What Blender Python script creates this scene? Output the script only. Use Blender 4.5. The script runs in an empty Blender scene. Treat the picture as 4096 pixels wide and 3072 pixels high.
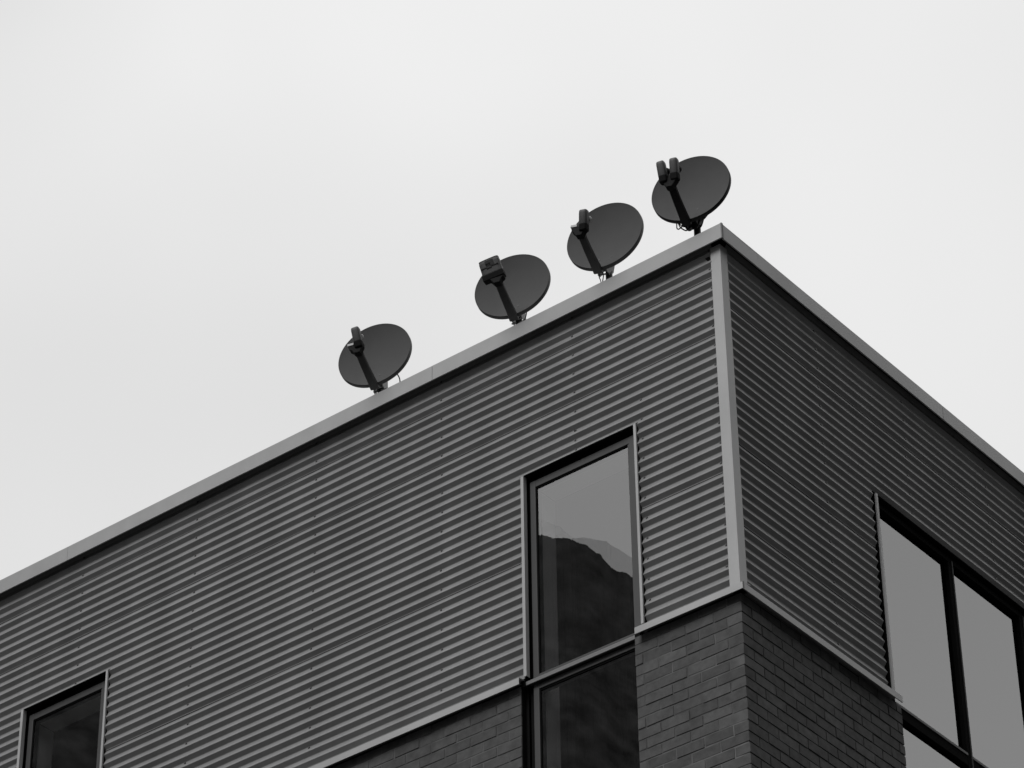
import bpy, bmesh, math, random
from mathutils import Vector, Matrix, noise
random.seed(7)
scene = bpy.context.scene
COL = scene.collection

# ------------------------------------------------------------------ materials
def new_mat(name):
    m = bpy.data.materials.new(name); m.use_nodes = True
    nt = m.node_tree
    b = nt.nodes.get('Principled BSDF')
    return m, nt, b

def grey(v): return (v, v, v, 1.0)

def mat(name, v, rough=0.5, spec=0.5, metal=0.0, var=0.12, scale=3.0, stretch=(1, 1, 1),
        bump=0.0, bscale=20.0, bdist=0.002, streak=0.0):
    m, nt, b = new_mat(name)
    N, L = nt.nodes, nt.links
    tc = N.new('ShaderNodeTexCoord'); mp = N.new('ShaderNodeMapping')
    mp.inputs['Scale'].default_value = stretch
    L.new(tc.outputs['Object'], mp.inputs['Vector'])
    no = N.new('ShaderNodeTexNoise'); no.inputs['Scale'].default_value = scale
    no.inputs['Detail'].default_value = 6; no.inputs['Roughness'].default_value = 0.62
    L.new(mp.outputs['Vector'], no.inputs['Vector'])
    rp = N.new('ShaderNodeValToRGB')
    rp.color_ramp.elements[0].position = 0.28; rp.color_ramp.elements[1].position = 0.72
    rp.color_ramp.elements[0].color = grey(v * (1 - var)); rp.color_ramp.elements[1].color = grey(v * (1 + var))
    L.new(no.outputs['Fac'], rp.inputs['Fac'])
    src = rp.outputs['Color']
    if streak:
        mp2 = N.new('ShaderNodeMapping'); mp2.inputs['Scale'].default_value = (3.2, 3.2, 0.5)
        L.new(tc.outputs['Object'], mp2.inputs['Vector'])
        n2 = N.new('ShaderNodeTexNoise'); n2.inputs['Scale'].default_value = 1.6; n2.inputs['Detail'].default_value = 5
        L.new(mp2.outputs['Vector'], n2.inputs['Vector'])
        r2 = N.new('ShaderNodeMapRange'); r2.inputs['From Min'].default_value = 0.35; r2.inputs['From Max'].default_value = 0.7
        r2.inputs['To Min'].default_value = 1 - streak; r2.inputs['To Max'].default_value = 1.0
        L.new(n2.outputs['Fac'], r2.inputs['Value'])
        mu = N.new('ShaderNodeMix'); mu.data_type = 'RGBA'; mu.blend_type = 'MULTIPLY'
        mu.inputs['Factor'].default_value = 1.0
        L.new(src, mu.inputs['A']); L.new(r2.outputs['Result'], mu.inputs['B'])
        src = mu.outputs['Result']
    L.new(src, b.inputs['Base Color'])
    b.inputs['Roughness'].default_value = rough
    b.inputs['Specular IOR Level'].default_value = spec
    b.inputs['Metallic'].default_value = metal
    if bump:
        nb = N.new('ShaderNodeTexNoise'); nb.inputs['Scale'].default_value = bscale; nb.inputs['Detail'].default_value = 4
        L.new(mp.outputs['Vector'], nb.inputs['Vector'])
        bp = N.new('ShaderNodeBump'); bp.inputs['Strength'].default_value = bump; bp.inputs['Distance'].default_value = bdist
        L.new(nb.outputs['Fac'], bp.inputs['Height']); L.new(bp.outputs['Normal'], b.inputs['Normal'])
    return m

def brick_mat():
    m, nt, b = new_mat('painted_brick')
    N, L = nt.nodes, nt.links
    at = N.new('ShaderNodeAttribute'); at.attribute_name = 'tone'
    tc = N.new('ShaderNodeTexCoord')
    no = N.new('ShaderNodeTexNoise'); no.inputs['Scale'].default_value = 16; no.inputs['Detail'].default_value = 9; no.inputs['Roughness'].default_value = .68
    L.new(tc.outputs['Object'], no.inputs['Vector'])
    mr = N.new('ShaderNodeMapRange'); mr.inputs['From Min'].default_value = .25; mr.inputs['From Max'].default_value = .75
    mr.inputs['To Min'].default_value = 0.66; mr.inputs['To Max'].default_value = 1.34
    L.new(no.outputs['Fac'], mr.inputs['Value'])
    mu = N.new('ShaderNodeMix'); mu.data_type = 'RGBA'; mu.blend_type = 'MULTIPLY'; mu.inputs['Factor'].default_value = 1
    L.new(at.outputs['Color'], mu.inputs['A']); L.new(mr.outputs['Result'], mu.inputs['B'])
    L.new(mu.outputs['Result'], b.inputs['Base Color'])
    b.inputs['Roughness'].default_value = 0.9; b.inputs['Specular IOR Level'].default_value = 0.2
    bp = N.new('ShaderNodeBump'); bp.inputs['Strength'].default_value = 0.5; bp.inputs['Distance'].default_value = 0.002
    L.new(no.outputs['Fac'], bp.inputs['Height']); L.new(bp.outputs['Normal'], b.inputs['Normal'])
    return m

def brick_plain_mat():
    m, nt, b = new_mat('brick_pattern')
    N, L = nt.nodes, nt.links
    tc = N.new('ShaderNodeTexCoord'); sx = N.new('ShaderNodeSeparateXYZ'); cb = N.new('ShaderNodeCombineXYZ')
    L.new(tc.outputs['Object'], sx.inputs[0])
    ad = N.new('ShaderNodeMath'); ad.operation = 'ADD'
    L.new(sx.outputs['X'], ad.inputs[0]); L.new(sx.outputs['Y'], ad.inputs[1])
    L.new(ad.outputs[0], cb.inputs['X']); L.new(sx.outputs['Z'], cb.inputs['Y'])
    bt = N.new('ShaderNodeTexBrick')
    bt.inputs['Scale'].default_value = 1; bt.inputs['Brick Width'].default_value = .187
    bt.inputs['Row Height'].default_value = .0665; bt.inputs['Mortar Size'].default_value = .005
    bt.inputs['Color1'].default_value = grey(.075); bt.inputs['Color2'].default_value = grey(.10); bt.inputs['Mortar'].default_value = grey(.09)
    L.new(cb.outputs[0], bt.inputs['Vector']); L.new(bt.outputs['Color'], b.inputs['Base Color'])
    b.inputs['Roughness'].default_value = .9
    return m

def glass_mat(name, ior, tint):
    m, nt, b = new_mat(name)
    N, L = nt.nodes, nt.links
    N.remove(b)
    out = N.get('Material Output')
    tr = N.new('ShaderNodeBsdfTransparent'); tr.inputs['Color'].default_value = grey(tint)
    gl = N.new('ShaderNodeBsdfGlossy'); gl.inputs['Roughness'].default_value = 0.0; gl.inputs['Color'].default_value = grey(.95)
    tc = N.new('ShaderNodeTexCoord'); no = N.new('ShaderNodeTexNoise'); no.inputs['Scale'].default_value = 1.4
    L.new(tc.outputs['Object'], no.inputs['Vector'])
    bp = N.new('ShaderNodeBump'); bp.inputs['Strength'].default_value = .012; bp.inputs['Distance'].default_value = .003
    L.new(no.outputs['Fac'], bp.inputs['Height']); L.new(bp.outputs['Normal'], gl.inputs['Normal'])
    fr = N.new('ShaderNodeFresnel'); fr.inputs['IOR'].default_value = ior
    mx = N.new('ShaderNodeMixShader')
    ge = N.new('ShaderNodeNewGeometry'); iv = N.new('ShaderNodeMath'); iv.operation = 'SUBTRACT'; iv.inputs[0].default_value = 1
    ml = N.new('ShaderNodeMath'); ml.operation = 'MULTIPLY'
    L.new(ge.outputs['Backfacing'], iv.inputs[1]); L.new(iv.outputs[0], ml.inputs[0]); L.new(fr.outputs[0], ml.inputs[1])
    L.new(ml.outputs[0], mx.inputs[0]); L.new(tr.outputs[0], mx.inputs[1]); L.new(gl.outputs[0], mx.inputs[2])
    L.new(mx.outputs[0], out.inputs['Surface'])
    return m

M = {}
M['siding'] = mat('siding_paint', .182, rough=.42, spec=.4, var=.10, scale=1.3, stretch=(.5, .5, 2), bump=.15, bscale=7, bdist=.003, streak=.18)
M['trim'] = mat('trim_paint', .355, rough=.45, spec=.4, var=.09, scale=2.0, bump=.25, bscale=2.2, bdist=.006, streak=.07)
M['fascia'] = mat('fascia_paint', .330, rough=.42, spec=.45, var=.12, scale=1.4, bump=.35, bscale=1.5, bdist=.012, streak=.08)
M['seam'] = mat('dark_lap', .16, rough=.7)  # darker grey for the corner lap strips
M['fascia_joint'] = mat('joint_plate', .25, rough=.5)
M['screw'] = mat('screw_head', .05, rough=.5)
M['black'] = mat('black_closure_and_shade', .006, rough=.9, spec=.05)  # closures and gaskets; also paints shade in laps, reveals and the fascia void
M['frame'] = mat('anodised_frame', .045, rough=.45, spec=.3, var=.08, scale=4)
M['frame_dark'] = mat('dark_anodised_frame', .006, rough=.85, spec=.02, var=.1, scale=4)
M['frame_mid'] = mat('bronze_frame', .022, rough=.6, spec=.15, var=.1, scale=4)
M['sill'] = mat('sill_metal', .13, rough=.45, var=.08)
M['brick'] = brick_mat()
M['brickplain'] = brick_plain_mat()
M['mortar'] = mat('mortar', .092, rough=.95, spec=.1, var=.75, scale=3.4)
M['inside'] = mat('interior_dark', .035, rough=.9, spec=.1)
M['liner'] = mat('interior_liner', .7, rough=.8, spec=.2)
M['roof'] = mat('roof_membrane', .12, rough=.9)
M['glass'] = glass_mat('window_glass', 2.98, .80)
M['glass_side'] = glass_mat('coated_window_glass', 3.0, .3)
M['dish'] = mat('dish_paint', .058, rough=.7, spec=.12, var=.09, scale=5, bump=.05, streak=.08)
M['dishrim'] = mat('dish_back_paint', .035, rough=.55, spec=.3, var=.08, scale=7)
M['arm'] = mat('arm_paint', .036, rough=.5, spec=.3, var=.1, scale=9)
M['arm_black'] = mat('black_arm_paint', .005, rough=.6, spec=.15, var=.1, scale=9)
M['yoke'] = mat('yoke_plastic', .006, rough=.7, spec=.08)
M['lnb'] = mat('receiver_plastic', .045, rough=.5, spec=.35, var=.1, scale=14)
M['lnb_dark'] = mat('dark_plastic', .016, rough=.55, spec=.2)
M['horn'] = mat('horn_plastic', .22, rough=.5)
M['zinc'] = mat('galvanised_steel', .20, rough=.5, spec=.5, var=.2, scale=30)
M['cable'] = mat('cable_jacket', .010, rough=.6)
M['ground'] = mat('asphalt', .04, rough=.95, spec=.2, var=.25, scale=.4)
M['forest'] = mat('dark_forest', .052, rough=1, spec=0, var=.7, scale=.06, stretch=(1, 1, .5))
M['rock'] = mat('hazed_rock', .62, rough=1, spec=0, var=.08, scale=.004)  # paleness stands in for haze over the middle ridge
M['far_haze'] = mat('hazed_far_rock', .86, rough=1, spec=0, var=.04, scale=.003)  # near white, painting thicker haze on the far ridge

# ------------------------------------------------------------------ object helpers
def link(name, me, mats, parent=None, loc=None, smooth=False, label=None):
    for x in (mats if isinstance(mats, (list, tuple)) else [mats]): me.materials.append(x)
    o = bpy.data.objects.new(name, me); COL.objects.link(o)
    if parent is not None: o.parent = parent
    if loc is not None: o.location = loc
    if label: o['label'] = label
    if smooth:
        for p in me.polygons: p.use_smooth = True
    return o

class MB:
    def __init__(s): s.v = []; s.f = []; s.m = []
    def quad(s, a, b, c, d, mi=0):
        n = len(s.v); s.v += [tuple(a), tuple(b), tuple(c), tuple(d)]; s.f.append((n, n+1, n+2, n+3)); s.m.append(mi)
    def box(s, x0, x1, y0, y1, z0, z1, mi=0):
        n = len(s.v)
        s.v += [(x0,y0,z0),(x1,y0,z0),(x1,y1,z0),(x0,y1,z0),(x0,y0,z1),(x1,y0,z1),(x1,y1,z1),(x0,y1,z1)]
        for q in ((0,3,2,1),(4,5,6,7),(0,1,5,4),(1,2,6,5),(2,3,7,6),(3,0,4,7)):
            s.f.append(tuple(n+i for i in q)); s.m.append(mi)
    def obox(s, c, ax, ay, az, mi=0):
        """oriented box: centre, three half-extent vectors"""
        n = len(s.v); c, ax, ay, az = map(Vector, (c, ax, ay, az))
        for sz in (-1, 1):
            for sx, sy in ((-1,-1),(1,-1),(1,1),(-1,1)):
                s.v.append(tuple(c + sx*ax + sy*ay + sz*az))
        for q in ((0,3,2,1),(4,5,6,7),(0,1,5,4),(1,2,6,5),(2,3,7,6),(3,0,4,7)):
            s.f.append(tuple(n+i for i in q)); s.m.append(mi)
    def loft(s, rings, mi=0, cap=True):
        """list of equal-length closed rings of points"""
        n = len(s.v); k = len(rings[0])
        for r in rings: s.v += [tuple(p) for p in r]
        for i in range(len(rings)-1):
            for j in range(k):
                a = n+i*k+j; b = n+i*k+(j+1) % k
                s.f.append((a, b, b+k, a+k)); s.m.append(mi)
        if cap:
            s.f.append(tuple(n+j for j in reversed(range(k)))); s.m.append(mi)
            e = n+(len(rings)-1)*k
            s.f.append(tuple(e+j for j in range(k))); s.m.append(mi)
    def tube(s, pts, r, seg=8, mi=0):
        pts = [Vector(p) for p in pts]; rings = []
        for i, p in enumerate(pts):
            d = (pts[min(i+1, len(pts)-1)] - pts[max(i-1, 0)]).normalized()
            a = d.orthogonal().normalized() if i == 0 else (rings_a - d*(rings_a @ d)).normalized()
            rings_a = a; b = d.cross(a)
            rr = r[i] if isinstance(r, (list, tuple)) else r
            rings.append([p + rr*(math.cos(2*math.pi*j/seg)*a + math.sin(2*math.pi*j/seg)*b) for j in range(seg)])
        s.loft(rings, mi)
    def build(s, name, mats, parent=None, loc=None, off=(0,0,0), bevel=0.0, smooth=False, label=None, bseg=2):
        me = bpy.data.meshes.new(name)
        o3 = Vector(off)
        me.from_pydata([tuple(Vector(v) - o3) for v in s.v], [], s.f); me.update()
        bm = bmesh.new(); bm.from_mesh(me)
        if bevel: bmesh.ops.remove_doubles(bm, verts=bm.verts, dist=1e-6)
        bmesh.ops.recalc_face_normals(bm, faces=bm.faces)
        bm.to_mesh(me); bm.free()
        if not bevel:
            me.polygons.foreach_set('material_index', s.m)
        o = link(name, me, mats, parent, loc, smooth, label)
        if bevel:
            md = o.modifiers.new('edge', 'BEVEL'); md.width = bevel; md.segments = bseg; md.limit_method = 'ANGLE'
        return o

def empty(name, loc=(0,0,0)):
    o = bpy.data.objects.new(name, None); COL.objects.link(o); o.location = loc; o.empty_display_size = .2
    return o

# ------------------------------------------------------------------ building
P = 0.0677               # rib pitch
Z3 = -0.135              # third crest from the top
ZBOT = -2.322            # top of the ledge flashing
ZG = -14.0               # street level
XE, YE = -11.5, 9.0      # ends of the two facades
DEP = 0.0172             # rib depth
bld = empty('building', (0, 0, ZG))
bld['label'] = 'grey corrugated metal clad building with dark brick lower storeys and flat roof'
bld['category'] = 'building'
OFF = (0, 0, ZG)

# rib profile: going DOWN from a crest; (fraction of pitch, depth fraction)
PROF = [(0.0, 0.02), (0.03, 0.0), (0.055, 0.03), (0.08, .10), (0.22, .47), (0.37, .87), (0.41, .96), (0.45, 1.0),
        (0.50, .965), (0.62, .73), (0.76, .46), (0.88, .235), (0.93, .12), (0.97, .04)]
def prof_z(zt, zb):
    """(z, depth) samples between zt and zb"""
    def dep(fr):
        pts = PROF + [(1.0, PROF[0][1])]
        for (a, da), (b, db) in zip(pts, pts[1:]):
            if a <= fr <= b: return da + (db-da)*(fr-a)/(b-a)
    out = []
    k0 = math.floor((Z3 - zt)/P) - 1
    k1 = math.ceil((Z3 - zb)/P) + 1
    zs = [zt, zb]
    for k in range(k0, k1):
        for fr, _ in PROF:
            z = Z3 - (k+fr)*P
            if zb + 1e-5 < z < zt - 1e-5: zs.append(z)
    zs.sort(reverse=True)
    for z in zs:
        u = (Z3 - z)/P; fr = u - math.floor(u)
        out.append((z, dep(fr)*DEP))
    return out

def siding_panel(name, face, rects, proud, seed, screws):
    """face 'l': along x, outward -y ; face 'r': along y, outward +x. rects: (s0, s1, ztop, zbot)"""
    verts, faces, mi = [], [], []
    def pos(s, d, z):
        return (s, d, z - ZG) if face == 'l' else (-d, s, z - ZG)
    for (s0, s1, zt, zb) in rects:
        sam = prof_z(zt, zb); n = max(2, int(abs(s1-s0)/.16)); base = len(verts); nz = len(sam)
        for i in range(n+1):
            s = s0 + (s1-s0)*i/n
            for (z, d) in sam:
                w = noise.noise((s*.9+seed*9.1, z*7.0, seed*3.3))*.0011 + noise.noise((s*2.6+seed, z*1.3, 5.5))*.0010
                wz = noise.noise((s*.55+seed*4.1, z*3, 9.2))*.0016
                if z in (zt, zb): wz = 0
                verts.append(pos(s, d - proud + w, z + wz))
        for i in range(n):
            for j in range(nz-1):
                a = base + i*nz + j
                q = (a, a+1, a+nz+1, a+nz)
                faces.append(q if face == 'l' else q); mi.append(0)
        # folded bottom lip of the sheet, blackened to paint the lap shadow
        lb = len(verts)
        for i in range(n+1):
            s = s0 + (s1-s0)*i/n
            d = sam[-1][1] - proud
            verts.append(pos(s, d, zb)); verts.append(pos(s, d + .013, zb + .001))
        for i in range(n):
            a = lb+2*i; faces.append((a, a+1, a+3, a+2)); mi.append(2)
    # screw heads
    for (s, z) in screws:
        if not any(r[0]+.01 < s < r[1]-.01 and r[3]+.004 < z < r[2]-.004 for r in rects): continue
        u = (Z3 - z)/P; fr = u - math.floor(u)
        d = [x for x in prof_z(z+.0001, z)][0][1] - proud
        s += random.uniform(-.004, .004); rr = .0068
        b0 = len(verts)
        for lvl, (r_, h) in enumerate(((rr*1.1, .002), (rr*.95, .0075))):
            for k in range(6):
                t = math.pi/3*k
                verts.append(pos(s + r_*math.cos(t), d - h, z + r_*math.sin(t)))
        for k in range(6):
            faces.append((b0+k, b0+(k+1) % 6, b0+6+(k+1) % 6, b0+6+k)); mi.append(1)
        faces.append(tuple(b0+6+k for k in range(6))); mi.append(1)
    me = bpy.data.meshes.new(name); me.from_pydata(verts, [], faces); me.update()
    bm = bmesh.new(); bm.from_mesh(me); bmesh.ops.recalc_face_normals(bm, faces=bm.faces); bm.to_mesh(me); bm.free()
    me.polygons.foreach_set('material_index', mi)
    o = link(name, me, [M['siding'], M['screw'], M['black']], bld)
    return o

def crest(n): return Z3 - (n-3)*P
# windows (siding opening): strips' outer edges
WL = [(-1.475, -.637), (-5.565, -4.795)]
ZH = -.945               # head of the openings
YW0, YW1 = 1.468, 6.32   # opening in the right facade
ZHR = -.925

lap_l = [crest(3) - .44*P, crest(9) - .44*P, crest(23) - .44*P]
lap_r = [crest(6) - .44*P, crest(20) - .44*P, crest(28) - .44*P]
def rows(laps): 
    z = [.10] + laps + [ZBOT - .004]
    return [(z[i], z[i+1] - (.004 if i < len(z)-2 else 0)) for i in range(len(z)-1)]
def cut(zt, zb, s0, s1, holes, zh):
    """split the row into rectangles round the holes"""
    out = []
    if zt > zh:
        out.append((s0, s1, zt, max(zb, zh)))
        zt = zh
    if zb < zt:
        e = s0
        for (h0, h1) in sorted(holes):
            if h0 > e: out.append((e, h0, zt, zb))
            e = h1
        if e < s1: out.append((e, s1, zt, zb))
    return out
scr_l = []
for i in range(-1, 10):
    x = -1.076 - 1.004*i
    for k in range(0, 17):
        scr_l.append((x - .0007*k, crest(1+2*k) + .43*P))
for k in range(6, 17):
    scr_l += [(WL[0][1] + .034, crest(1+2*k) + .43*P)]
for s_ in (crest(13)+.43*P, crest(14)+.43*P): scr_l += [(-1.08, s_)]
scr_r = []
for i in range(0, 9):
    for k in range(0, 17):
        scr_r.append((.945 + .93*i + .001*k, crest(2+2*k) + .43*P))
for i, (zt, zb) in enumerate(rows(lap_l)):
    rc = cut(zt, zb, XE, -.052, WL, ZH)
    for grp in ([rc] if zt > ZH else [[x] for x in rc]): siding_panel('siding_panel', 'l', grp, .0045*(3-i), i, scr_l)
for i, (zt, zb) in enumerate(rows(lap_r)):
    rc = cut(zt, zb, .052, YE, [(YW0 - .030, YW1)], ZHR)
    for grp in ([rc] if zt > ZHR else [[x] for x in rc]): siding_panel('siding_panel', 'r', grp, .0045*(3-i), 10+i, scr_r)

# sheathing behind the siding (black felt), with the openings left out
mb = MB()
YB = .034
for (a, b, zt, zb) in cut(.0, -3.9, XE, -.03, WL, ZH): mb.quad((a, YB, zb), (b, YB, zb), (b, YB, zt), (a, YB, zt))
for (a, b, zt, zb) in cut(.0, -3.9, .03, YE, [(YW0, YW1)], ZHR): mb.quad((-YB, a, zb), (-YB, b, zb), (-YB, b, zt), (-YB, a, zt))
mb.build('sheathing', M['black'], bld, off=OFF)

mb = MB()
mb.quad((XE, -.055, .066), (.055, -.055, .066), (.055, .03, .066), (XE, .03, .066)); mb.quad((-.03, .03, .066), (.055, .03, .066), (.055, YE, .066), (-.03, YE, .066))
mb.build('soffit', M['black'], bld, off=OFF)  # black sheet paints the void under the fascia as deep shade
# corner trim: folded angle
t, w = .012, .0695
mb = MB()
prof = [(t-w, .022), (t-w, -t), (t, -t), (t, -t+w), (-.022, -t+w), (-.022, -t+w-.003), (t-.002, -t+w-.003), (t-.002, -t+.002), (t-w+.003, -t+.002), (t-w+.003, .022)]
mb.loft([[(x, y, z) for x, y in prof] for z in (ZBOT-.001, .030)])
mb.build('corner_trim', M['trim'], bld, off=OFF, bevel=.002)

# fascia: two folded cap lengths, mitred lap at the corner
q, zT, zB = .06, .1296, .0241
def fascia_run(name, face, s0, s1):
    mb = MB()
    def pr(d): return [(-q, zB), (-q, zT), (.30, zT-.006), (.30, zT-.05), (.296, zT-.05), (.296, zT-.010), (-q+.003, zT-.004), (-q+.003, zB+.004), (-q+.009, zB+.004), (-q+.009, zB)]
    n = max(1, int((s1-s0)/.25)); rings = []
    for i in range(n+1):
        s = s0 + (s1-s0)*i/n
        w1 = noise.noise((s*1.1, 3.1 if face == 'l' else 7.7, 0))*.0022
        rings.append([((s, d + (w1 if d < 0 else 0), z) if face == 'l' else (-d - (w1 if d < 0 else 0), s, z)) for d, z in pr(0)])
    mb.loft(rings)
    return mb.build(name, M['fascia'], bld, off=OFF)
for (a, b) in ((XE, -5.197), (-5.194, -2.105), (-2.102, q)): fascia_run('fascia', 'l', a, b)
for (a, b) in ((-q+.016, 2.268), (2.272, 5.4), (5.404, YE)): fascia_run('fascia', 'r', a, b)
mb = MB(); mb.box(q-.004, q+.004, -q-.001, -q+.016, zB-.003, zT+.002)
mb.build('fascia_corner_lap', M['seam'], bld, off=OFF, bevel=.001)
for bx in ((q-.012, q-.002, 2.262, 2.278), (-5.2, -5.19, -q+.002, -q+.010), (-2.109, -2.098, -q+.002, -q+.010)):
    mb = MB(); mb.box(*bx, zB+.001, zT-.002); mb.build('fascia_seam', M['fascia_joint'], bld, off=OFF)

# roof deck
mb = MB(); mb.box(XE, -.05, .05, YE, -.22, -.12); mb.build('roof', M['roof'], bld, off=OFF)

# torn closure flap beside the corner trim
mb = MB()
fl = [(-.108, crest(1)-.008), (-.072, crest(1)-.014), (-.060, crest(2)+.022), (-.0585, crest(2)-.008), (-.072, crest(2)+.004), (-.088, crest(1)-.040)]
mb.loft([[(x, y, z) for x, z in fl] for y in (-.001, -.004)])
mb.build('foam_closure', M['black'], bld, off=OFF)

# ledge flashing
r, zLt, zLb = .055, -2.322, -2.3657
def ledge(face, s0, s1):
    mb = MB()
    pr = [(.02, zLt+.012), (-r+.004, zLt), (-r, zLt-.003), (-r, zLb), (-r+.007, zLb+.001), (-r+.007, zLb+.004), (-r+.003, zLb+.005), (-r+.004, zLt-.006), (.02, zLt+.006)]
    n = max(1, int((s1-s0)/.3)); rings = []
    for i in range(n+1):
        s = s0+(s1-s0)*i/n; wv = noise.noise((s*1.3, 1.7, 4.0))*.0016
        rings.append([((s, d + (wv if d < 0 else 0), z) if face == 'l' else (-d-(wv if d < 0 else 0), s, z)) for d, z in pr])
    mb.loft(rings)
    return mb.build('ledge_flashing', M['trim'], bld, off=OFF)
ledge('l', XE, -5.566); ledge('l', -4.79, -1.476); ledge('l', -.668, r); ledge('r', -r+.0145, 1.487); ledge('r', 6.35, YE)
mb = MB(); mb.box(r-.004, r+.001, -r+.0005, -r+.0145, zLb-.002, zLt+.002); mb.build('ledge_corner_lap', M['seam'], bld, off=OFF)

# ------------------------------------------------------------------ brickwork
YBR = -.008
HC, LB, JT = .0665, .1872, .0072
def brickwork():
    vL, fL, tL = [], [], []
    vR, fR, tR = [], [], []
    def addbox(V, F, T, x0, x1, y0, y1, z0, z1, axis):
        n = len(V); j = lambda: random.uniform(-.0017, .0017)
        tone = random.choice([.066, .072, .074, .076, .080, .088]) * random.uniform(.94, 1.06)
        ja, jb = random.uniform(-.0014, .0022), random.uniform(-.0020, .0020)
        pts = [(x0,y0,z0),(x1,y0,z0),(x1,y1,z0),(x0,y1,z0),(x0,y0,z1),(x1,y0,z1),(x1,y1,z1),(x0,y1,z1)]
        for (x, y, z) in pts:
            if axis == 'l': V.append((x + j(), y - (ja if y == y0 else 0) + j()*.4, z + jb + j() - ZG))
            else: V.append((x + (ja if x == x1 else 0) + j()*.4, y + j(), z + jb + j() - ZG))
        for qd in ((0,3,2,1),(4,5,6,7),(0,1,5,4),(1,2,6,5),(2,3,7,6),(3,0,4,7)):
            F.append(tuple(n+i for i in qd)); T.append(tone)
    zj = -2.671
    k0 = -5
    for k in range(k0, 44):
        z1 = zj - k*HC - JT/2; z0 = z1 - HC + JT
        if z0 > -2.36: continue
        z1 = min(z1, -2.352)
        even = k % 2 == 0
        # left facade, runs from the corner leftwards
        e = .008 if even else .008 - .0925 - JT
        e0 = e; x = e
        segs = []
        while x > XE:
            segs.append((max(XE, x - LB + JT), x)); x -= LB
        for a, b in segs:
            parts = [(a, b)]
            for h0, h1 in [(-1.4985, -.703), (-5.58, -4.80)]:
                np_ = []
                for (p0, p1) in parts:
                    if p1 <= h0 or p0 >= h1: np_.append((p0, p1)); continue
                    if p0 < h0: np_.append((p0, h0))
                    if p1 > h1: np_.append((h1, p1))
                parts = np_
            for (p0, p1) in parts:
                if p1 - p0 > .012: addbox(vL, fL, tL, p0, p1, YBR, YBR+.0925, z0, z1, 'l')
        # right facade
        y = (YBR + .0925 + JT) if even else YBR
        while y < YE:
            a, b = y, min(YE, y + LB - JT); y += LB
            parts = []
            if a < 1.538: parts.append((a, min(b, 1.538)))
            if b > 6.36: parts.append((max(a, 6.36), b))
            for (p0, p1) in parts:
                if p1 - p0 > .012: addbox(vR, fR, tR, .008-.0925, .008, p0, p1, z0, z1, 'r')
    zend = zj - 44*HC
    for V, F, T in ((vL, fL, tL), (vR, fR, tR)):
        me = bpy.data.meshes.new('brick_wall'); me.from_pydata(V, [], F); me.update()
        at = me.color_attributes.new('tone', 'FLOAT_COLOR', 'CORNER')
        for p in me.polygons:
            for li in p.loop_indices: at.data[li].color = grey(T[p.index])
        o = link('brick_wall', me, M['brick'], bld)
        md = o.modifiers.new('edge', 'BEVEL'); md.width = .0015; md.segments = 1; md.limit_method = 'ANGLE'
    return zend
ZEND = brickwork()
ym = YBR + .0020; yr = YBR + .0055
for (a, b) in ((XE, -5.58), (-4.80, -1.4985), (-.703, -yr)):
    mb = MB(); mb.quad((a, ym, ZEND), (b, ym, ZEND), (b, ym, -2.353), (a, ym, -2.353)); mb.build('mortar', M['mortar'], bld, off=OFF)
for (a, b) in ((ym, 1.538), (6.36, YE)):
    mb = MB(); mb.quad((-yr, a, ZEND), (-yr, b, ZEND), (-yr, b, -2.353), (-yr, a, -2.353)); mb.build('mortar', M['mortar'], bld, off=OFF)
# lower storeys down to the street, brick reveals and interior
mb = MB()
mb.quad((XE, -.006, ZG), (.006, -.006, ZG), (.006, -.006, ZEND), (XE, -.006, ZEND))
mb.quad((.006, -.006, ZG), (.006, YE, ZG), (.006, YE, ZEND), (.006, -.006, ZEND))
mb.quad((XE, YE, ZG), (XE, -.004, ZG), (XE, -.004, .0), (XE, YE, .0))
mb.quad((XE, YE, ZG), (.004, YE, ZG), (.004, YE, .0), (XE, YE, .0))
mb.quad((XE, -.006, ZEND), (.006, -.006, ZEND), (.006, .3, ZEND), (XE, .3, ZEND))
mb.quad((-.3, -.006, ZEND), (.006, -.006, ZEND), (.006, YE, ZEND), (-.3, YE, ZEND))
mb.build('lower_wall', M['brickplain'], bld, off=OFF)

# inner shell: dark room behind the windows
mb = MB()
yi = .20
def inner(face, holes, s0, s1, zh):
    for (a, b, zt, zb) in cut(-.3, -5.3, s0, s1, holes, zh):
        if face == 'l': mb.quad((a, yi, zb), (b, yi, zb), (b, yi, zt), (a, yi, zt))
        else: mb.quad((-yi, a, zb), (-yi, b, zb), (-yi, b, zt), (-yi, a, zt))
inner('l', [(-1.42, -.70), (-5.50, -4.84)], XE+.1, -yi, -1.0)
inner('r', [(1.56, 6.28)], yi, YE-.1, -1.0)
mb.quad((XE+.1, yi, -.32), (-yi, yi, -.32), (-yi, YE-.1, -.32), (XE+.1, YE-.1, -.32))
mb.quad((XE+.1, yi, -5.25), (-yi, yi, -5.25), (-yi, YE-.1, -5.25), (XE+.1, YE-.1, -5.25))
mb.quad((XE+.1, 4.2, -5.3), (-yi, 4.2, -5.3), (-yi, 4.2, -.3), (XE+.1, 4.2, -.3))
mb.build('interior_wall', M['inside'], bld, off=OFF)

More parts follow.
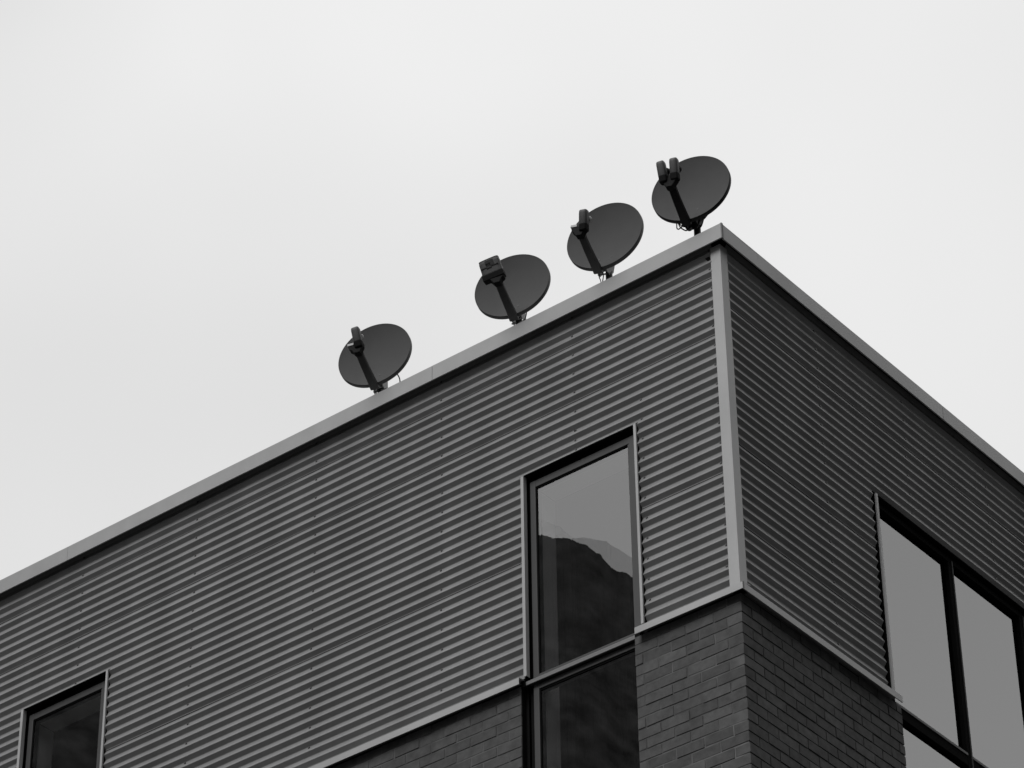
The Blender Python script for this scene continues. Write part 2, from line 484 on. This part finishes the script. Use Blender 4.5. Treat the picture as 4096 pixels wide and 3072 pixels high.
# ------------------------------------------------------------------ windows
def left_window(x0, x1):
    """x0, x1 = outer edges of the bright jamb strips"""
    ji, jo = x0 + .021, x1 - .017
    fx0, fx1 = x0 + .037, x1 - .043
    zh = ZH
    f = MB()
    ft, fb = zh - .035, -5.0
    yf = .030
    f.box(fx0, fx0+.038, yf, yf+.06, fb, ft)
    f.box(fx1-.040, fx1, yf, yf+.06, fb, ft)
    f.box(fx0+.038, fx1-.040, yf+.001, yf+.06, ft-.045, ft)
    f.box(fx1-.052, fx1-.041, yf+.004, yf+.05, -2.27, ft-.046)         # bead
    f.box(fx0+.038, fx1-.040, yf+.001, yf+.06, -2.385, -2.352)       # head of the lower sash
    f.box(fx0+.038, fx1-.040, yf+.001, yf+.06, -2.330, -2.290)       # bottom rail
    f.box(fx0+.034, fx1-.036, yf-.004, yf+.01, -2.334, -2.312)
    fr = f.build('window', M['frame'], bld, off=OFF, bevel=.0015)
    off2 = OFF
    def kid(mbx, name, m_, **kw):
        return mbx.build(name, m_, fr, off=off2, **kw)
    g = MB()   # black gasket and rebate
    yg = yf + .010
    for (a, b, c, d) in ((fx0+.038, fx0+.044, -2.288, ft-.045), (fx1-.043, fx1-.040, -2.288, ft-.045), (fx0+.044, fx1-.043, ft-.054, ft-.045),
                         (fx0+.038, fx0+.044, fb, -2.386), (fx1-.043, fx1-.040, fb, -2.386), (fx0+.044, fx1-.043, -2.396, -2.386)):
        g.box(a, b, yg-.003, yg+.02, c, d)
    # blind jamb/head backing between siding and frame
    g.box(x0+.005, fx0-.001, .046, .052, fb, zh+.02); g.box(fx1+.001, x1-.005, .046, .052, fb, zh+.02)
    g.box(fx0-.001, fx1+.001, .046, .052, ft+.001, zh+.02)
    g.box(x0-.01, x1+.01, -.004, .046, zh+.0005, zh+.006)              # head soffit
    g.box(x0+.0055, x0+.010, .019, .046, -2.30, zh)                   # recess side
    g.box(x1+.0005, x1+.0035, .0005, .034, -2.30, zh-.003)             # closure on the outer side of the strip
    g.box(fx0+.038, fx1-.040, .046, .052, -2.352, -2.331)
    g.box(x1-.0665, x1-.0315, -.0065, .03, -2.362, -2.29); g.box(x0-.022, x0+.002, -.0065, .03, -2.362, -2.31)  # black fillers added to darken the lit gaps at the ledge ends
    kid(g, 'gasket', M['black'])
    for (za, zb_) in ((-2.292, ft-.044), (fb, -2.384)):
        p = MB(); p.box(fx0+.040, fx1-.041, yg+.003, yg+.009, za, zb_)
        kid(p, 'pane', M['glass'])
    j = MB()
    j.box(x0, ji, -.012, -.009, -2.300, zh-.001); j.box(ji-.003, ji, -.009, .018, -2.300, zh-.001); j.box(x0, x0+.003, -.009, .0, -2.30, zh-.001)
    kid(j, 'jamb_trim', M['trim'])
    j = MB()
    j.box(jo, x1, -.012, -.009, -2.285, zh-.001); j.box(jo, jo+.003, -.009, .030, -2.285, zh-.001); j.box(x1-.003, x1, -.009, -.0, -2.285, zh-.001)
    kid(j, 'jamb_trim', M['trim'])
    j = MB(); j.box(x0-.004, x1+.006, -.0125, -.0085, zh, zh+.004)
    kid(j, 'head_trim', M['trim'])
    s_ = MB()
    sx0, sx1 = x0 + .004, x1 - .066
    s_.loft([[(x, .046, -2.318), (x, .008, -2.324), (x, .004, -2.328), (x, .004, -2.350), (x, .012, -2.350), (x, .012, -2.34), (x, .046, -2.335)] for x in (sx0, sx1)])
    kid(s_, 'sill', M['sill'])
    # brick reveals beside the lower sash, black painted in for their shade
    l = MB()
    l.box(x0-.0235, x0-.021, .0, .09, fb, -2.36); l.box(x1-.066, x1-.0635, .0, .09, fb, -2.36)
    kid(l, 'reveal', M['black'])
    l = MB()   # inner lining
    l.quad((fx0+.034, yf+.06, fb), (fx0+.034, .22, fb), (fx0+.034, .22, ft-.05), (fx0+.034, yf+.06, ft-.05))
    l.quad((fx1-.036, yf+.06, fb), (fx1-.036, .22, fb), (fx1-.036, .22, ft-.05), (fx1-.036, yf+.06, ft-.05))
    l.quad((fx0+.034, yf+.06, ft-.045), (fx1-.036, yf+.06, ft-.045), (fx1-.036, .22, ft-.045), (fx0+.034, .22, ft-.045))
    kid(l, 'lining', M['liner'])
    return fr
for a, b in WL: left_window(a, b)

def right_window():
    f = MB(); fb = -5.0
    xo, xg = -.025, -.053
    zh = ZHR
    ys = [1.475, 2.287, 3.09, 3.893, 4.696, 5.50]
    ye = 6.30
    for y in ys[1:]: f.box(xg-.06, xo, y, y+.050, fb, zh-.020)
    f.box(xg-.06, xo, ys[0]+.02, ys[0]+.062, fb, zh-.02)
    f.box(xg-.06, xo, ye-.05, ye, fb, zh-.02)
    f.box(xg-.06, xo+.002, ys[0]+.02, ye, zh-.052, zh-.012)
    tr = MB()
    segs = list(zip([ys[0]+.062] + [y+.050 for y in ys[1:]], ys[1:] + [ye-.05]))
    for a, b in segs:
        f.box(xg-.06, xo-.001, a, b, -2.388, -2.312)
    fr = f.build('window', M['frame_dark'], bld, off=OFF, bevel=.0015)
    for a, b in segs:
        l = MB(); l.box(xo-.003, xo+.004, a, b, -2.322, -2.306)
        l.build('glazing_bead', M['frame'], fr, off=OFF)
    for i, y in enumerate(ys[1:]):
        l = MB(); l.box(xo+.0005, xo+.004, y+.038, y+.050, fb, zh-.03)
        l.build('mullion_cover', M['frame_mid'], fr, off=OFF)
    for a, b in segs:
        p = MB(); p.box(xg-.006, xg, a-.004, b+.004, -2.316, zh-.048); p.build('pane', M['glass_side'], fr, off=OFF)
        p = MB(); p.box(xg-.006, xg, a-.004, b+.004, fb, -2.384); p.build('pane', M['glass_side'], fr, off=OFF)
    g = MB()
    g.box(xg-.06, .003, YW0-.02, ye+.03, zh+.0005, zh+.006)     # soffit of the head
    g.box(xg, .0, YW0-.006, YW0-.002, -2.30, zh)             # side closure
    g.box(xg-.05, xg-.045, ys[0], ye, zh-.02, zh)
    g.box(-.034, -.0005, YW0-.0035, YW0-.0005, -2.30, zh-.003)
    g.build('gasket', M['black'], fr, off=OFF)
    j = MB()
    j.box(.009, .012, YW0, YW0+.018, -2.30, zh-.001); j.box(-.03, .009, YW0+.015, YW0+.018, -2.30, zh-.001); j.box(-.0, .009, YW0, YW0+.003, -2.30, zh-.001)
    j.build('jamb_trim', M['trim'], fr, off=OFF)
    l = MB(); l.box(-.09, .0, 1.539, 1.5425, fb, -2.37); l.build('reveal', M['black'], fr, off=OFF)  # brick reveal coloured black in place of its shade
    return fr
right_window()

# ------------------------------------------------------------------ satellite dishes
def basis(az, el):
    az, el = math.radians(az), math.radians(el)
    F = Vector((math.sin(az)*math.cos(el), -math.cos(az)*math.cos(el), math.sin(el)))
    X = Vector((math.cos(az), math.sin(az), 0))
    return F, X, X.cross(F)*1.0

def rbox_rings(c, ax, n_ax, bx, n_bx, L, wa, wb, taper0=.8, bul=.86):
    """rounded elongated body along L from c; wa, wb half sizes along n_ax / n_bx"""
    rings = []
    for tt, sc in ((0, taper0), (.05, .95), (.14, 1), (.80, 1.0), (.93, .95), (.985, bul), (1.0, bul*.8)):
        ring = []
        for k in range(16):
            a = 2*math.pi*k/16
            ca, sa = math.cos(a), math.sin(a)
            pw = .45
            ring.append(c + L*tt + n_ax*(wa*sc*math.copysign(abs(ca)**pw, ca)) + n_bx*(wb*sc*math.copysign(abs(sa)**pw, sa)))
        rings.append(ring)
    return rings

def make_dish(Cn, a, az, el, phi, foot, kind, label, black=False, cables=()):
    Cn = Vector(Cn); foot = Vector(foot)
    F, X, U = basis(az, el)
    if U.z < 0: U = -U
    root = empty('satellite_dish', foot)
    root['label'] = label; root['category'] = 'satellite dish'; root['group'] = 'satellite dishes along the roof edge'
    F0 = F*.012; Cn = Cn + F0; a = a*.985
    b = a*1.06
    OF = foot
    p = math.radians(phi); U2 = U*math.cos(p) + X*math.sin(p); X2 = X*math.cos(p) - U*math.sin(p)
    def W(f, u, x=0.0): return Cn + F*f + U2*u + X2*x
    # reflector: shallow bowl with a rolled rim
    verts, faces, mi = [], [], []
    seg, rr = 72, 12
    depth = .036
    def ell(t, k): return X*(a*k*math.cos(t)) + U*(b*k*math.sin(t))
    prof = [(k/rr, -depth*(1-(k/rr)**2)) for k in range(1, rr+1)]
    prof[-1] = (.985, -depth*(1-.985**2))
    prof += [(.993, -.0002), (1.0, -.0018), (1.003, -.006), (1.003, -.027), (.997, -.0285), (.995, -.026), (.985, -.010)]
    back = [(k/rr, -depth*(1-(k/rr)**2) - .004) for k in range(rr-1, 0, -1)]
    prof += back
    verts.append(tuple(Cn - F*depth - foot))
    for (k, d) in prof:
        for j in range(seg): verts.append(tuple(Cn + ell(2*math.pi*j/seg, k) + F*d - foot))
    verts.append(tuple(Cn - F*(depth+.004) - foot))
    nP = len(prof)
    for j in range(seg): faces.append((0, 1+j, 1+(j+1) % seg)); mi.append(0)
    for i in range(nP-1):
        for j in range(seg):
            A = 1+i*seg+j; B = 1+i*seg+(j+1) % seg
            faces.append((A, A+seg, B+seg, B)); mi.append(0 if i < rr else 1)
    last = len(verts)-1; e = 1+(nP-1)*seg
    for j in range(seg): faces.append((e+j, last, e+(j+1) % seg)); mi.append(1)
    me = bpy.data.meshes.new('reflector'); me.from_pydata(verts, [], faces); me.update()
    bm = bmesh.new(); bm.from_mesh(me); bmesh.ops.recalc_face_normals(bm, faces=bm.faces); bm.to_mesh(me); bm.free()
    me.polygons.foreach_set('material_index', mi)
    refl = link('reflector', me, [M['dish'], M['dishrim'] if not black else M['arm_black']], root, smooth=True)
    armm = M['arm_black'] if black else M['arm']
    for bx, bu in ((-.036, -.175), (.040, -.175)):
        rb = math.hypot(bx/a, bu/b); c_ = Cn + X*bx + U*bu - F*(depth*(1-rb*rb) - .0005)
        mb = MB(); mb.tube([c_, c_ + F*.002], .0055, 8); mb.build('bolt', M['dishrim'], root, off=OF)
    zinc = M['arm_black'] if black else M['zinc']
    # mast
    mb = MB()
    top = W(-.135, -.075)
    base2 = foot + Vector((0, 0, .02))
    mtop = Vector((foot.x, foot.y, top.z))
    mb.tube([foot + Vector((0, 0, .0)), foot + Vector((0, 0, .10)), mtop], .021, 14)
    mb.obox(foot + Vector((0, 0, .004)), (.06, 0, 0), (0, .05, 0), (0, 0, .004))
    mb.build('mast', armm if not black else M['arm_black'], root, off=OF, smooth=False)
    bxo = max(-.03, min(.03, (mtop - Cn) @ X2))
    # mount bracket: clamp and side plates between mast and reflector back
    mb = MB()
    for sx in (-.034, .034):
        sx += bxo
        pl = [W(-.045, -.02, sx), W(-.045, -.17, sx), W(-.085, -.205, sx), W(-.140, -.205, sx), W(-.168, -.16, sx), W(-.160, -.07, sx)]
        mb.loft([[v + X2*o_ for v in pl] for o_ in (-.0015, .0015)])
    mb.obox(W(-.05, -.10, bxo), X2*.034, U2*.085, F*.002)
    mb.obox(W(-.112, -.135, bxo), X2*.033, U2*.055, F*.003)
    if black:    # bigger pole clamp with a side plate
        mb.loft([[W(f_, u, x) for (x, u) in ((-.03, -.235), (.03, -.225), (.045, -.15), (.062, -.095), (.078, -.045), (.0, -.02), (-.035, -.08))] for f_ in (-.118, -.110)])
    for u_ in (-.09, -.19):
        mb.tube([W(-.135, u_, bxo-.047), W(-.135, u_, bxo+.047)], .006, 6)
    mb.build('mount_bracket', zinc, root, off=OF)
    # feed arm: flattened tube, wider at its foot
    mb = MB()
    pts = [(-.030, -.262, .029, .018), (.0, -.258, .027, .017), (.05, -.249, .025, .016), (.14, -.232, .0235, .015), (.215, -.212, .0225, .015), (.235, -.203, .023, .015)]
    rings = []
    for (f_, u_, wx, wu) in pts:
        rings.append([W(f_, u_, sx*wx) + U2*(su*wu) for sx, su in ((-1, -.7), (-.75, -1), (.75, -1), (1, -.7), (1, .7), (.75, 1), (-.75, 1), (-1, .7))])
    mb.loft(rings)
    arm = mb.build('feed_arm', armm, root, off=OF)
    # yoke plate that carries the receivers
    mb = MB()
    def plate(pl, f0, f1):
        mb.loft([[W(f_, u, x) for (x, u) in pl] for f_ in (f0, f1)])
    if kind in ('single',):
        pl = [(-.018, -.238), (.018, -.238), (.028, -.205), (.036, -.185), (.034, -.150), (-.004, -.152), (-.012, -.166), (-.046, -.166), (-.060, -.176), (-.052, -.198), (-.034, -.214)]
    elif kind == 'box':
        pl = [(-.018, -.240), (.018, -.240), (.030, -.208), (.044, -.196), (.045, -.172), (.038, -.158), (-.070, -.150), (-.076, -.158), (-.060, -.180), (-.040, -.206)]
    else:
        pl = [(-.018, -.245), (.018, -.245), (.030, -.215), (.042, -.190), (.043, -.150), (.030, -.135), (.006, -.14), (-.008, -.150), (-.030, -.152), (-.062, -.160), (-.066, -.172), (-.050, -.192), (-.036, -.214)]
    plate(pl, .236, .276)
    yk = mb.build('yoke', M['yoke'], arm, off=OF, bevel=.004)
    axis = (U2 + F*.36)
    axis.normalize()
    side = X2
    fwd = side.cross(axis); fwd.normalize()
    if fwd @ F < 0: fwd = -fwd
    def receiver(x, f, u, L, wx, wf, tilt=0.0, m_=None):
        ax_ = (axis + X2*tilt).normalized(); sd = (side - ax_*(side @ ax_)).normalized()
        mb = MB()
        mb.loft(rbox_rings(W(f, u, x), None, sd, None, fwd, ax_*L, wx, wf))
        ro = mb.build('receiver', m_ or M['lnb'], root, off=OF, smooth=True)
        # feed horn looking back at the reflector
        mb = MB()
        hc = W(f, u, x) + ax_*(L*.62) - fwd*wf*.8
        tgt = (Cn - F*.03 - hc).normalized()
        mb.tube([hc, hc + tgt*.020, hc + tgt*.021, hc + tgt*.036, hc + tgt*.039], [.017, .017, .024, .027, .024], 18)
        mb.build('feed_horn', M['horn'] if not black else M['arm_black'], ro, off=OF)
        # connector boot where the body meets the yoke
        mb = MB()
        mb.loft(rbox_rings(W(f, u, x) - ax_*.030, None, sd, None, fwd, ax_*.050, wx*.98, wf*1.02, .9, .95))
        mb.build('receiver_boot', M['yoke'], ro, off=OF)
        return ro
    if kind == 'single':
        receiver(.008 if phi < 0 else .022, .272, -.163 if phi < 0 else -.172, .110 if phi < 0 else .104, .0265, .025, -.10 if phi < 0 else -.03)
        mb = MB(); mb.obox(W(.258, -.160, -.044), X2*.021, U2*.0095, F*.021)
        mb.build('empty_holder', M['horn'], yk, off=OF, bevel=.002)
        mb = MB(); mb.obox(W(.252, -.158, -.006), X2*.006, U2*.006, F*.015)
        mb.build('holder_clip', M['horn'], yk, off=OF, bevel=.002)
    elif kind == 'box':
        mb = MB()
        L = axis*.112; c0 = W(.262, -.162, -.022)
        X3 = (X2*math.cos(.15) + axis*math.sin(.15)).normalized(); axis = (axis - X3*(axis @ X3)).normalized(); L = axis*.112
        mb.loft(rbox_rings(c0, None, X3, None, fwd, L, .066, .026, .97, .97))
        ro = mb.build('receiver', M['lnb'], root, off=OF, smooth=False)
        mb = MB()
        mb.obox(c0 + L*.70 + fwd*.0265 + X3*.002, X3*.026, axis*.020, fwd*.0025)
        mb.obox(c0 + L*.50 + fwd*.0263 - X3*.002, X3*.056, axis*.0035, fwd*.002)
        mb.obox(c0 + L*.56 + fwd*.0265 - X3*.008, X3*.016, axis*.018, fwd*.0025)
        mb.build('connector_panel', M['lnb_dark'], ro, off=OF, bevel=.001)
        mb = MB(); mb.obox(c0 - axis*.008, X3*.068, axis*.020, fwd*.027)
        mb.build('receiver_boot', M['yoke'], ro, off=OF, bevel=.004)
        for xx in (.028, -.03):
            mb = MB(); hc = c0 + L*.62 + X2*xx - fwd*.02
            tgt = (Cn - F*.03 - hc).normalized()
            mb.tube([hc, hc + tgt*.020, hc + tgt*.021, hc + tgt*.038, hc + tgt*.041], [.019, .019, .027, .030, .026], 18)
            mb.build('feed_horn', M['horn'], ro, off=OF)
    else:
        receiver(-.043, .272, -.170, .110, .0255, .025, -.16)
        receiver(.026, .268, -.160, .110, .0255, .025, -.06)
    # cables
    for pts, r_ in cables:
        pw = [W(*q_[:3]) if len(q_) == 3 else foot + Vector(q_[1:]) for q_ in pts]
        sm = []
        for i in range(len(pw)-1):
            p0 = pw[max(i-1, 0)]; p1 = pw[i]; p2 = pw[i+1]; p3 = pw[min(i+2, len(pw)-1)]
            for k in range(7):
                tt = k/7
                sm.append(.5*((2*p1) + (p2-p0)*tt + (2*p0-5*p1+4*p2-p3)*tt*tt + (-p0+3*p1-3*p2+p3)*tt**3))
        sm.append(pw[-1])
        mb = MB(); mb.tube(sm, r_, 6)
        mb.build('cable', M['cable'], root, off=OF, smooth=True)
    return root

G = 'g'
ZC = .135
make_dish((-2.6358, .02, .5111), .2452, 18.9, 7.1, -2, (-2.675, .125, ZC), 'single',
    'grey satellite dish with one receiver at the left end of the roof edge row',
    cables=[([(-.09, -.15, -.050), (-.12, -.164, -.050), (-.12, -.199, -.044), (-.12, -.232, -.036), (-.12, -.27, -.028)], .0028),
            ([(-.10, -.17, -.018), (-.12, -.188, -.021), (-.12, -.227, -.029), (-.12, -.26, -.034)], .0024),
            ([(-.10, -.068, .070), (-.12, -.076, .087), (-.12, -.099, .107), (-.12, -.136, .123), (-.12, -.171, .129), (-.12, -.22, .130)], .0042)])
make_dish((-1.5378, .02, .509), .2448, 18.7, 7.1, -3, (-1.575, .125, ZC), 'box',
    'grey satellite dish with one wide square box receiver on its arm',
    cables=[([(-.11, -.10, .030), (-.12, -.109, .040), (-.12, -.132, .050), (-.12, -.166, .046), (-.12, -.193, .037), (-.12, -.22, .030)], .0032)])
make_dish((-.8278, .02, .5335), .2487, 13.9, 6.3, 10, (-.885, .125, ZC), 'single',
    'grey satellite dish with one upright receiver, second from the building corner',
    cables=[([(-.07, -.19, -.040), (-.10, -.206, -.040), (-.10, -.241, -.031), (-.10, -.268, -.017), (-.10, -.30, -.005)], .0032),
            ([(-.07, -.195, -.016), (-.10, -.210, -.014), (-.10, -.237, -.004), (-.10, -.258, -.002), (-.10, -.29, .0)], .0032)])
make_dish((-.1885, .02, .5612), .2489, 15.9, 7.0, 7, (-.232, .125, ZC), 'twin',
    'satellite dish with black arm and two receivers, nearest the building corner', black=True,
    cables=[([(-.03, -.225, -.070), (-.05, -.238, -.075), (-.05, -.262, -.071), (-.05, -.274, -.060), (-.05, -.262, -.043), (-.05, -.236, -.023)], .0038),
            ([(-.03, -.225, -.066), (-.05, -.238, -.061), (-.05, -.260, -.050), (-.05, -.278, -.034), (-.05, -.296, -.009), (-.05, -.286, .008)], .0042),
            ([(-.03, -.225, -.060), (-.05, -.240, -.052), (-.05, -.260, -.030), (-.05, -.266, .0)], .0038),
            ([(-.03, -.228, -.050), (-.05, -.240, -.038), (-.05, -.246, -.012)], .0038),
            ([(-.04, -.235, -.015), (-.05, -.27, -.010), (-.06, -.285, .004), (-.07, -.27, .012)], .0085),
            ([(-.14, -.110, .050), (-.14, -.138, .047), (-.14, -.183, .041), (-.14, -.207, .030), (-.14, -.225, .018)], .0036),
            ([(-.14, -.125, .045), (-.14, -.16, .026), (-.14, -.20, .028)], .0034),
            ([(-.12, -.05, .082), (-.14, -.064, .075), (-.14, -.090, .072), (-.14, -.111, .061), (-.14, -.131, .049)], .0060),
            ([(-.13, -.045, .070), (-.14, -.075, .064), (-.14, -.095, .052), (-.14, -.12, .044)], .0065)])

# ------------------------------------------------------------------ setting: ground and mountains
mb = MB(); S = 9000
mb.quad((-S, -S, ZG), (S, -S, ZG), (S, S, ZG), (-S, S, ZG))
g = mb.build('ground', M['ground']); g['kind'] = 'structure'
W0 = Vector((-1.05, 0, -1.7))
def mountain(name, pts, dist, m_, rough, seed):
    """pts: (azimuth from -y towards -x in degrees, elevation) of the skyline as seen from the windows"""
    azs = []
    az = pts[0][0]
    while az <= pts[-1][0]:
        azs.append(az)
        az += .012 if -38.6 < az < -35.2 else .35
    def elev(x):
        for (a0, e0), (a1, e1) in zip(pts, pts[1:]):
            if a0 <= x <= a1: return e0 + (e1-e0)*(x-a0)/(a1-a0)
        return pts[-1][1]
    rowsN = 14; verts = []; faces = []
    for x in azs:
        e = elev(x) + rough*(noise.noise((x*4.1+seed, 0, 0)) + .6*noise.noise((x*13.+seed, 3, 0)) + .5*noise.noise((x*37.+seed, 6, 0)))
        d = Vector((math.sin(math.radians(x)), -math.cos(math.radians(x)), 0))
        H = math.tan(math.radians(e))*dist + W0.z
        for k in range(rowsN+1):
            tt = k/rowsN
            dd = dist*(.42 + .58*tt)
            n_ = noise.noise((x*.25+seed, tt*3, 1.0))*.05*dist*(tt*(1-tt))*2
            hh = ZG - 5 + (H-(ZG-5))*(tt**1.15) * (1 if k == rowsN else .985) + n_*.4
            verts.append(tuple(Vector((W0.x, W0.y, 0)) + d*dd + Vector((0, 0, hh))))
        verts.append(tuple(Vector((W0.x, W0.y, 0)) + d*dist*1.7 + Vector((0, 0, ZG-5))))
    R_ = rowsN+2
    for i in range(len(azs)-1):
        for k in range(R_-1):
            a_ = i*R_+k; faces.append((a_, a_+R_, a_+R_+1, a_+1))
    me = bpy.data.meshes.new(name); me.from_pydata(verts, [], faces); me.update()
    bm = bmesh.new(); bm.from_mesh(me); bmesh.ops.recalc_face_normals(bm, faces=bm.faces); bm.to_mesh(me); bm.free()
    o = link(name, me, m_); o['kind'] = 'structure'
    return o
dark = [(-80, 8), (-68, 24), (-56, 33), (-47, 35.5), (-41, 34.6), (-38.6, 33.95), (-37.81, 33.81), (-37.52, 33.77), (-37.09, 33.71), (-36.86, 33.62), (-36.72, 33.53), (-36.56, 33.42),
        (-36.46, 33.3), (-36.3, 33.2), (-36.09, 33.13), (-35.96, 33.07), (-35, 32.6), (-31, 29), (-24, 20), (-14, 10), (-5, 4)]
mid = [(-62, 24), (-50, 30), (-41, 33.2), (-38, 33.6), (-37.3, 33.70), (-37.12, 33.74), (-36.92, 33.75), (-36.69, 33.71), (-36.45, 33.68), (-36.37, 33.60), (-36.21, 33.53), (-36.08, 33.46),
       (-35.95, 33.37), (-35, 33.0), (-30, 30), (-22, 20), (-12, 10)]
far = [(-64, 22), (-52, 31), (-44, 35), (-39.5, 34.6), (-37.81, 34.07), (-37.59, 34.0), (-37.38, 33.94), (-37.25, 33.84), (-37.12, 33.74), (-36.9, 33.6), (-35, 32), (-28, 26), (-18, 16), (-10, 8)]
mountain('hill', dark, 1500, M['forest'], .035, 1.3)
mountain('mountain', mid, 2400, M['rock'], .012, 5.3)
mountain('mountain', far, 3600, M['far_haze'], .004, 8.8)

ring = [(-10, 6), (0, 18), (14, 29), (28, 30), (44, 32), (62, 31), (80, 33), (96, 30), (112, 28), (134, 23), (150, 19), (170, 14), (192, 15), (215, 20), (240, 24), (262, 19), (276, 13), (284, 10)]
mountain('hill', ring, 1900, M['forest'], .5, 2.2)  # unseen hills, added to cut low skylight and darken the right facade
# ------------------------------------------------------------------ light
SUN_EL, SUN_AZ = 47.0, (-.08, -1.0)      # azimuth as an xy direction towards the sun
wd = bpy.data.worlds.new('World'); scene.world = wd; wd.use_nodes = True
nt = wd.node_tree; N, L = nt.nodes, nt.links
bg = N.get('Background')
sk = N.new('ShaderNodeTexSky'); sk.sky_type = 'NISHITA'; sk.sun_disc = False
sk.sun_elevation = math.radians(SUN_EL); sk.sun_rotation = math.atan2(SUN_AZ[0], SUN_AZ[1]); sk.dust_density = 3; sk.air_density = 1
bw = N.new('ShaderNodeRGBToBW'); L.new(sk.outputs[0], bw.inputs[0])
tc = N.new('ShaderNodeTexCoord'); no = N.new('ShaderNodeTexNoise')
no.inputs['Scale'].default_value = 3.4; no.inputs['Detail'].default_value = 2.5; no.inputs['Roughness'].default_value = .5; no.inputs['Distortion'].default_value = .4
L.new(tc.outputs['Generated'], no.inputs['Vector'])
cl = N.new('ShaderNodeMapRange'); cl.inputs['From Min'].default_value = .3; cl.inputs['From Max'].default_value = .7
cl.inputs['To Min'].default_value = 6.5; cl.inputs['To Max'].default_value = 8.0     # luminance of the cloud layer
L.new(no.outputs['Fac'], cl.inputs['Value'])
mx = N.new('ShaderNodeMix'); mx.data_type = 'FLOAT'; mx.inputs['Factor'].default_value = .88   # cloud cover
L.new(bw.outputs[0], mx.inputs['A']); L.new(cl.outputs['Result'], mx.inputs['B'])
# overcast: brighter overhead, above the view, a boost added for rib contrast
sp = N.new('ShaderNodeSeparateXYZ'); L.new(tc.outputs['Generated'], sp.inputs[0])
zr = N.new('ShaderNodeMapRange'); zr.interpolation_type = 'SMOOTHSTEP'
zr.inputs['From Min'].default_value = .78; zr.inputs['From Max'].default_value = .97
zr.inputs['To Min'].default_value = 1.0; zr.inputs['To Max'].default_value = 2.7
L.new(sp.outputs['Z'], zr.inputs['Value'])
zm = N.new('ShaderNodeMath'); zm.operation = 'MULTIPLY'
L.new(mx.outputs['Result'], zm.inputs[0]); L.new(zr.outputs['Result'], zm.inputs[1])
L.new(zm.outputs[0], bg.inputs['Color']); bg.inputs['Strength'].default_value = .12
sl = bpy.data.lights.new('sun', 'SUN'); sl.energy = 2.0; sl.angle = math.radians(30); sl.color = (1, 1, 1)
so = bpy.data.objects.new('sun', sl); COL.objects.link(so)
sd = Vector((SUN_AZ[0], SUN_AZ[1], 0)).normalized()*math.cos(math.radians(SUN_EL)) + Vector((0, 0, math.sin(math.radians(SUN_EL))))
so.rotation_euler = sd.to_track_quat('Z', 'Y').to_euler(); so.location = (0, 0, 30)

# ------------------------------------------------------------------ camera
R = ((0.77946043, 0.62634102, -0.01176287), (-0.37833841, 0.45569765, -0.80572929), (-0.49930099, 0.63248445, 0.59216716))
cam = bpy.data.cameras.new('camera'); co = bpy.data.objects.new('camera', cam); COL.objects.link(co)
m3 = Matrix((R[0], [-v for v in R[1]], [-v for v in R[2]])).transposed()
co.matrix_world = Matrix.Translation((8.71375, -12.98388, -12.39527)) @ m3.to_4x4()
cam.sensor_width = 36; cam.lens = 13829.65/4096*36
cam.clip_start = .1; cam.clip_end = 30000
scene.camera = co
vs = scene.view_settings; vs.view_transform = 'Standard'; vs.look = 'None'; vs.gamma = 1; vs.use_curve_mapping = False; vs.exposure = 0.0
